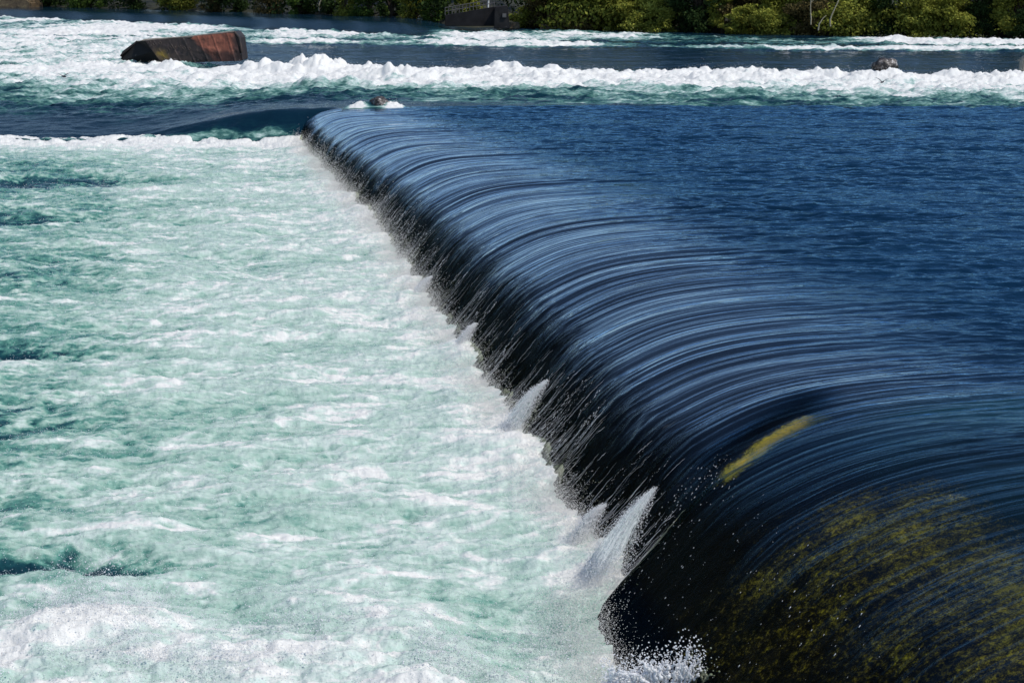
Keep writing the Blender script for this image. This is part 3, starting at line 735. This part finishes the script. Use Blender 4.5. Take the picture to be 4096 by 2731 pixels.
# the wood behind reads as one mass
def build_woods():
    rg = np.random.default_rng(77); lobes = []
    for k in range(900):
        x = rg.uniform(-260, 130); back = rg.uniform(3.5, 26); y = float(bank_y(x)) + back
        r = rg.uniform(1.2, 3.2); lobes.append(((x, y, 1.6 + .12 * back + rg.uniform(.2, 1) * (3 + .30 * back)), (r, r, r * rg.uniform(.7, 1.3))))
    V, F, tone = leaf_cloud(lobes, 130000, .26, rg)
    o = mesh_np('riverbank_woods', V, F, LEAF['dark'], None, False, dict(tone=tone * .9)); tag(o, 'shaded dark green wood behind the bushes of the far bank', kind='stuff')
build_woods()

# pale dead trunks
def dead(px0, py0, px1, py1, y, r, label, twigs=()):
    a, b = at(px0, py0, y), at(px1, py1, y)
    a2 = a.copy(); a2.z -= .6
    P = [a2] + [a.lerp(b, t) + Vector((.06 * math.sin(t * 5 + px0), 0, 0)) for t in np.linspace(0, 1, 7)]
    parts = [tube(P, [r] + list(np.linspace(r, r * .45, 7)))]
    for t, dx, dz in twigs:
        q = a.lerp(b, t); parts.append(tube([q, q + Vector((dx * .6, 0, dz * .5)), q + Vector((dx, 0, dz))], [r * .5, r * .35, r * .15]))
    v, f = join_vf(parts); o = mesh_np('dead_trunk', v, f, M_PALE)
    tag(o, label, 'dead tree', 'pale dead trunks on the far bank')
dead(1863, 42, 1863, -30, 144, .06, 'straight pale dead trunk, left of the pair above the brown bush', [(.5, .5, .6), (.7, -.6, .8)])
dead(1908, 46, 1932, -20, 144, .075, 'slanting pale dead trunk, right of the pair above the brown bush', [(.4, .4, .9)])
dead(1880, 55, 1898, 36, 143.5, .07, 'short broken pale stump leaning between the two dead trunks')
dead(733, 14, 741, -12, 184, .09, 'white leaning trunk alone on the left bank', [(.5, .5, .6)])

# ------------------------------------------------------------------ concrete intake gate with railing
M_CONC = mat_plain('weathered_concrete', (.028, .026, .028), .85, .5, 1.2, .3, .2)
M_RAIL = mat_plain('grey_rail', (.12, .11, .11), .6, .3, 3, .1, .4)
M_WHITE = mat_plain('white_paint', (.75, .75, .74), .6, .1, 3, .05, .3)
def prism(poly, y0, y1):
    n = len(poly); V = [(p.x, y0, p.z) for p in poly] + [(p.x, y1, p.z) for p in poly]
    import bmesh
    bm = bmesh.new(); vs = [bm.verts.new(v) for v in V]
    bm.faces.new(vs[:n][::-1]); bm.faces.new(vs[n:])
    for i in range(n): bm.faces.new((vs[i], vs[(i + 1) % n], vs[n + (i + 1) % n], vs[n + i]))
    bmesh.ops.recalc_face_normals(bm, faces=bm.faces); return bm
def bm_obj(name, bm, mat, parent=None, bevel=0):
    import bmesh
    if bevel: bmesh.ops.bevel(bm, geom=list(bm.edges), offset=bevel, segments=2, affect='EDGES')
    me = bpy.data.meshes.new(name); bm.to_mesh(me); bm.free(); me.materials.append(mat)
    return link(bpy.data.objects.new(name, me), parent)
def local(o, parent):
    o.parent = parent; o.matrix_parent_inverse = Matrix.Translation(-parent.location); return o
def build_gate():
    y = 158.; g = empty('intake_gate', at(1150, 54, y)); tag(g, 'dark concrete gate block with a sloping railed wing wall at the water', 'gate')
    pl = [at(1020, 37, y), at(1135, 17, y), at(1135, 62, y), at(1020, 62, y)]
    local(bm_obj('wing_wall', prism(pl, y + 2.2, y + 3.4), M_CONC, None, .04), g)
    pl = [at(1136, 16, y), at(1166, 14, y), at(1171, 66, y), at(1134, 66, y)]
    local(bm_obj('gate_block', prism(pl, y - .6, y + 3.2), M_CONC, None, .06), g)
    pl = [at(1154, 31, y), at(1163, 31, y), at(1163, 40, y), at(1154, 40, y)]
    local(bm_obj('sign_panel', prism(pl, y - .72, y - .606), M_RAIL, None, .01), g)
    a, b = at(1020, 37, y), at(1135, 17, y)
    for k in range(15):
        q = a.lerp(b, k / 14); q.y = y + 2.5
        v, f = tube([q, q + Vector((0, 0, .75))], [.035, .035], 6); local(mesh_np('railing_post', v, f, M_RAIL), g)
    for h in (.38, .75):
        p, q = a + Vector((0, 2.5, h)), b + Vector((0, 2.5, h)); v, f = tube([p, q], [.04, .04], 6); local(mesh_np('rail', v, f, M_RAIL), g)
    pole = empty('white_pole', at(1122, 14, y + 6)); tag(pole, 'thin white pole rising behind the railing', 'pole')  # plain white pole, carries no lamp
    p = at(1121, 20, y + 6); v, f = tube([p, p + Vector((.12, 0, 1.6)), p + Vector((.2, 0, 4.4))], [.09, .08, .06], 8); local(mesh_np('pole_shaft', v, f, M_WHITE), pole)
    p = at(1121, 19, y + 6); v, f = tube([p + Vector((0, 0, -.5)), p + Vector((0, 0, .05))], [.16, .16], 8); local(mesh_np('pole_footing', v, f, M_CONC), pole)
build_gate()

# ------------------------------------------------------------------ rocks, ledges and blocks
def mat_rock(name, cols, sc):
    T = NT(name); P = T.n('TexCoord').outputs['Object']; n = T.noise(P, sc, 5, .7, .4); n2 = T.noise(P, sc * 4, 3, .6)
    c = T.ramp(T.math('ADD', T.math('MULTIPLY', n, .7), T.math('MULTIPLY', n2, .3)), cols)
    return T.done(T.n('BsdfPrincipled', Base_Color=c, Roughness=.55, Normal=T.bump(n, .7, .06)))
M_WETROCK = mat_rock('foam_streaked_rock', [(.46, (.012, .010, .010)), (.54, (.10, .085, .08)), (.64, (.55, .53, .53))], 2.2)
M_BROWNROCK = mat_rock('brown_stone', [(.35, (.03, .02, .012)), (.55, (.16, .11, .06)), (.75, (.40, .33, .16))], 1.4)
def rock(name, loc, rad, mat, label, cat='rock', seed=0, squash=1.0):
    import bmesh
    bm = bmesh.new(); bmesh.ops.create_icosphere(bm, subdivisions=4, radius=1)
    for v in bm.verts:
        d = v.co.normalized(); k = 1 + .16 * mnoise.fractal(d * 1.4 + Vector((seed, 0, 0)), .8, 2.1, 5) + .12 * mnoise.cell(d * 2.3 + Vector((seed, 1, 0)))
        v.co = Vector((d.x * rad[0] * k, d.y * rad[1] * k, d.z * rad[2] * k))
        if v.co.z > 0: v.co.z *= squash
    for f in bm.faces: f.smooth = True
    o = bm_obj(name, bm, mat); o.location = loc; tag(o, label, cat); return o
rock('boulder', at(872, 241, 76.0), (.50, .5, .40), M_WETROCK, 'small foam streaked boulder between two white plumes beyond the weir', seed=3)
rock('boulder', at(2032, 150, 99.0), (.8, .6, .46), M_WETROCK, 'dark speckled boulder washed over by the broad white rapids at the right', seed=8)
def slab(px0, px1, py, y, label):
    a, b = at(px0, py, y), at(px1, py, y)
    pl = [a + Vector((0, 0, .16)), b + Vector((0, 0, .14)), b + Vector((.1, 0, -.5)), a + Vector((-.1, 0, -.5))]
    o = bm_obj('stone_ledge', prism(pl, y - .3, y + 1.2), M_BROWNROCK, None, .05); tag(o, label, 'ledge', 'pale stone ledges at the waterline')
slab(1143, 1192, 55, 163, 'pale flat stone ledge right below the dark gate block')
slab(1242, 1312, 60, 162, 'longer pale stone ledge under the brownish bush')
def block():
    y = 97.; pl = [at(2350, 138, y), at(2358, 127, y), at(2420, 125, y), at(2420, 165, y), at(2346, 165, y)]
    o = bm_obj('concrete_block', prism(pl, y, y + .7), mat_plain('pale_concrete', (.30, .29, .25), .85, .3, 2), None, .08)
    tag(o, 'pale grey concrete block standing in the rapids at the right edge', 'block')
    y = 226.; pl = [at(-60, -14, y), at(52, -8, y), at(70, 4, y), at(72, 26, y), at(-60, 26, y)]
    o = bm_obj('stone_pier', prism(pl, y, y + 6), M_BROWNROCK, None, .2); tag(o, 'brown stone pier with white water at its foot, top left corner', 'pier')
    y = 160.; pl = [at(2196, 18, y), at(2196, -14, y), at(2236, -14, y), at(2236, 18, y)]
    h = empty('small_building', at(2216, 18, y)); tag(h, 'small dark grey building half hidden in the bank bushes', 'building')
    local(bm_obj('wall', prism(pl, y, y + 4), mat_plain('grey_cladding', (.07, .07, .09), .8, .3, 2), None, .03), h)
    pl = [at(2190, -14, y), at(2216, -34, y), at(2242, -14, y)]
    local(bm_obj('roof', prism(pl, y - .4, y + 4.4), M_CONC, None, .02), h)
    for px in (2203, 2219):
        pl = [at(px, 4, y), at(px, -6, y), at(px + 9, -6, y), at(px + 9, 4, y)]
        local(bm_obj('window', prism(pl, y - .05, y + .02), mat_plain('window_glass', (.015, .017, .02), .15, .2), None, 0), h)
block()

# ------------------------------------------------------------------ the wrecked scow
def build_scow():
    yf, yb = 110.0, 114.0
    T = NT('scow_plate'); P = T.pos(); n = T.noise(P, 1.6, 5, .65, .3); n2 = T.noise(T.mapv(P, (3, 3, .7)), 1.5, 4, .6)
    c = T.ramp(T.math('ADD', T.math('MULTIPLY', n, .6), T.math('MULTIPLY', n2, .4)), [(.35, (.010, .007, .008)), (.55, (.030, .020, .018)), (.72, (.085, .055, .040))])
    dark = T.done(T.n('BsdfPrincipled', Base_Color=c, Roughness=.6, Normal=T.bump(n, .5, .05)))
    T = NT('scow_rust'); P = T.pos(); n = T.noise(P, 1.1, 5, .65, .3); n2 = T.noise(T.mapv(P, (2.5, 2.5, .6)), 1.5, 4, .6)
    c = T.ramp(T.math('ADD', T.math('MULTIPLY', n, .6), T.math('MULTIPLY', n2, .4)), [(.30, (.07, .030, .020)), (.50, (.20, .070, .038)), (.72, (.30, .115, .060))])
    rust = T.done(T.n('BsdfPrincipled', Base_Color=c, Roughness=.75, Normal=T.bump(n, .4, .04)))
    T = NT('scow_weed'); n = T.noise(T.pos(), 2.2, 4); c = T.ramp(n, [(.35, (.035, .026, .010)), (.65, (.30, .19, .015))])
    weed = T.done(T.n('BsdfPrincipled', Base_Color=c, Roughness=.8))
    hole_shade = mat_plain('scow_hollow_shade', (.004, .004, .004), .9, .2)  # near-black colour standing in for the shade inside the hull
    rim = mat_plain('scow_rim', (.30, .27, .24), .6, .5, 2.5)
    s = empty('wrecked_scow', at(420, 128, yf)); tag(s, 'rusting wrecked steel scow lying tilted in the white rapids', 'wreck')
    A = lambda px, py, y=yf: at(px, py, y)
    def quadbox(name, quad, t0, t1, mat, bev=.03):
        import bmesh
        pl = [A(*q) for q in quad]; bm = bmesh.new()
        f = [bm.verts.new((p.x, p.y + t0, p.z)) for p in pl]; b = [bm.verts.new((p.x, p.y + t1, p.z)) for p in pl]; m = len(pl)
        bm.faces.new(f); bm.faces.new(b[::-1])
        for i in range(m): bm.faces.new((f[(i + 1) % m], f[i], b[i], b[(i + 1) % m]))
        bmesh.ops.recalc_face_normals(bm, faces=bm.faces)
        return local(bm_obj(name, bm, mat, None, bev), s)
    # closed hull box; the opening at its left end is painted on
    fr = [(333, 93), (440, 84.5), (538, 73.5), (549, 86), (556, 140), (370, 146)]
    quadbox('hull', fr, 0, 2.6, dark, .06)
    TL, TR, BL, BR = A(335, 93.5), A(538, 74.5), A(372, 146), A(556, 140)
    nu, nv = 150, 50; U, Vv = np.meshgrid(np.linspace(0, 1, nu), np.linspace(0, 1, nv))
    tl, tr, bl, br = map(np.array, (TL, TR, BL, BR))
    Pn = (tl * (1 - U[..., None]) + tr * U[..., None]) * (1 - Vv[..., None]) + (bl * (1 - U[..., None]) + br * U[..., None]) * Vv[..., None]
    dent = .10 * fbm(U * 7, Vv * 2.5, 4, 700) + .05 * np.exp(-((np.mod(U * 6.0, 1) - .5) / .06) ** 2) - .14 * np.exp(-((U - .47) / .03) ** 2 - ((Vv - .0) / .35) ** 2)
    Pn[..., 1] += -.09 - .5 * np.abs(dent) * .6 - dent * .5
    Pn[..., 2] += .06 * fbm(U * 9, Vv * 0 + .4, 3, 702) * (1 - ss(0, .12, Vv)) - .18 * np.exp(-((U - .50) / .035) ** 2) * (1 - ss(0, .2, Vv))
    edge = U - (.50 + .16 * Vv); rustv = ss(-.02, .03, edge + .05 * fbm(U * 9, Vv * 4, 4, 703)) * (1 - .8 * ss(.93, 1.0, U + .06 * Vv + .03 * fbm(U * 6, Vv * 5, 3, 705))) * (1 - .75 * ss(.52, .75, Vv + .22 * fbm(U * 8, Vv * 2, 3, 706)))
    weedv = np.exp(-((U - .075) / .06) ** 2 - ((Vv - .62) / .18) ** 2) * (.6 + .8 * fbm(U * 20, Vv * 8, 3, 704))
    T = NT('scow_side'); P = T.pos(); n = T.noise(P, 1.6, 5, .65, .3); n2 = T.noise(T.mapv(P, (4, 4, .6)), 1.5, 4, .6); v = T.math('ADD', T.math('MULTIPLY', n, .5), T.math('MULTIPLY', n2, .5))
    cd_ = T.ramp(v, [(.35, (.012, .008, .009)), (.55, (.035, .022, .020)), (.70, (.10, .065, .05))]); cr_ = T.ramp(v, [(.32, (.10, .035, .022)), (.52, (.28, .085, .050)), (.70, (.40, .15, .085))])
    c = T.mix(T.attr('rust'), cd_, cr_); c = T.mix(T.attr('weed'), c, (.30, .20, .015))
    local(mesh_np('side_plate', Pn.reshape(-1, 3), grid_faces(nv, nu), T.done(T.n('BsdfPrincipled', Base_Color=c, Roughness=.6, Normal=T.bump(v, .6, .05))), None, True, dict(rust=rustv.ravel(), weed=np.clip(weedv, 0, 1).ravel())), s)
    # flared left end plate in black, the shade of the hollow painted on
    import bmesh
    def poly3(name, pts, mat):
        bm = bmesh.new(); vs = [bm.verts.new(A(*p)) for p in pts]; bm.faces.new(vs); return local(bm_obj(name, bm, mat), s)
    poly3('end_plate', [(333, 93, yf), (316, 96, yb), (283, 121, yb), (276, 140, yb), (372, 146, yf), (357, 118, yf), (352, 108, yf)], hole_shade)
    for name, pts, r in (('top_rim', [(316, 96, yb), (333, 92, yf), (420, 86, yf), (440, 84, yf), (500, 77, yf), (538, 73, yf)], .07),
                         ('end_rim', [(316, 96, yb), (283, 121, yb), (278, 130, yb)], .10), ('end_rim', [(333, 93, yf), (352, 108, yf), (362, 132, yf)], .06),
                         ('corner_rim', [(538, 73, yf), (549, 86, yf), (556, 122, yf)], .10)):
        v, f = tube([A(*p) for p in pts], [r] * len(pts), 8); local(mesh_np(name, v, f, rim if name == 'top_rim' else dark), s)
    for px, py in ((345, 97), (352, 103), (369, 98.5), (395, 106), (402, 109), (414, 106), (424, 110), (437, 112), (388, 115)):
        p = A(px, py) + Vector((0, -.16, 0)); v, f = tube([p + Vector((0, -.03, 0)), p + Vector((0, .03, 0))], [.09, .09], 8)
        local(mesh_np('fastening', v, f, rim), s)
build_scow()

# ------------------------------------------------------------------ gulls skimming the rapids
def gull(px, py, y, rz, flap, label):
    T_ = at(px, py, y); o = empty('gull', T_, rz); tag(o, label, 'gull')
    prof = [(-.20, .004), (-.15, .03), (-.05, .052), (.06, .048), (.13, .030), (.17, .034), (.20, .026), (.235, .004)]
    v, f = tube([(0, p, .012 * math.sin(p * 6)) for p, _ in prof], [r for _, r in prof], 8)
    mesh_np('body', v, f, mat_plain('gull_grey', (.10, .10, .11), .8, .3), o)
    for sgn in (-1, 1):
        n = 9; a = np.linspace(0, 1, n); span = .55
        X = sgn * (.03 + span * a); Z = .03 + flap * np.sin(a * 1.9) * .3; ch = .13 * (1 - a ** 2.2) + .012; sw = .06 * np.sin(a * 2.4) - .10 * a ** 2
        V = np.concatenate([np.stack([X, sw + ch * .55, Z], -1), np.stack([X, sw - ch * .45, Z - .005], -1)])
        F = np.array([(i, i + 1, n + i + 1, n + i) for i in range(n - 1)])
        mesh_np('wing', V, F, mat_plain('gull_wing', (.16, .16, .18), .8, .3), o)
gull(147, 176, 84, .9, .5, 'grey gull skimming the foam low at the left')
gull(2026, 189, 84, -.7, .7, 'dark gull flying over the broad white rapids at the right')
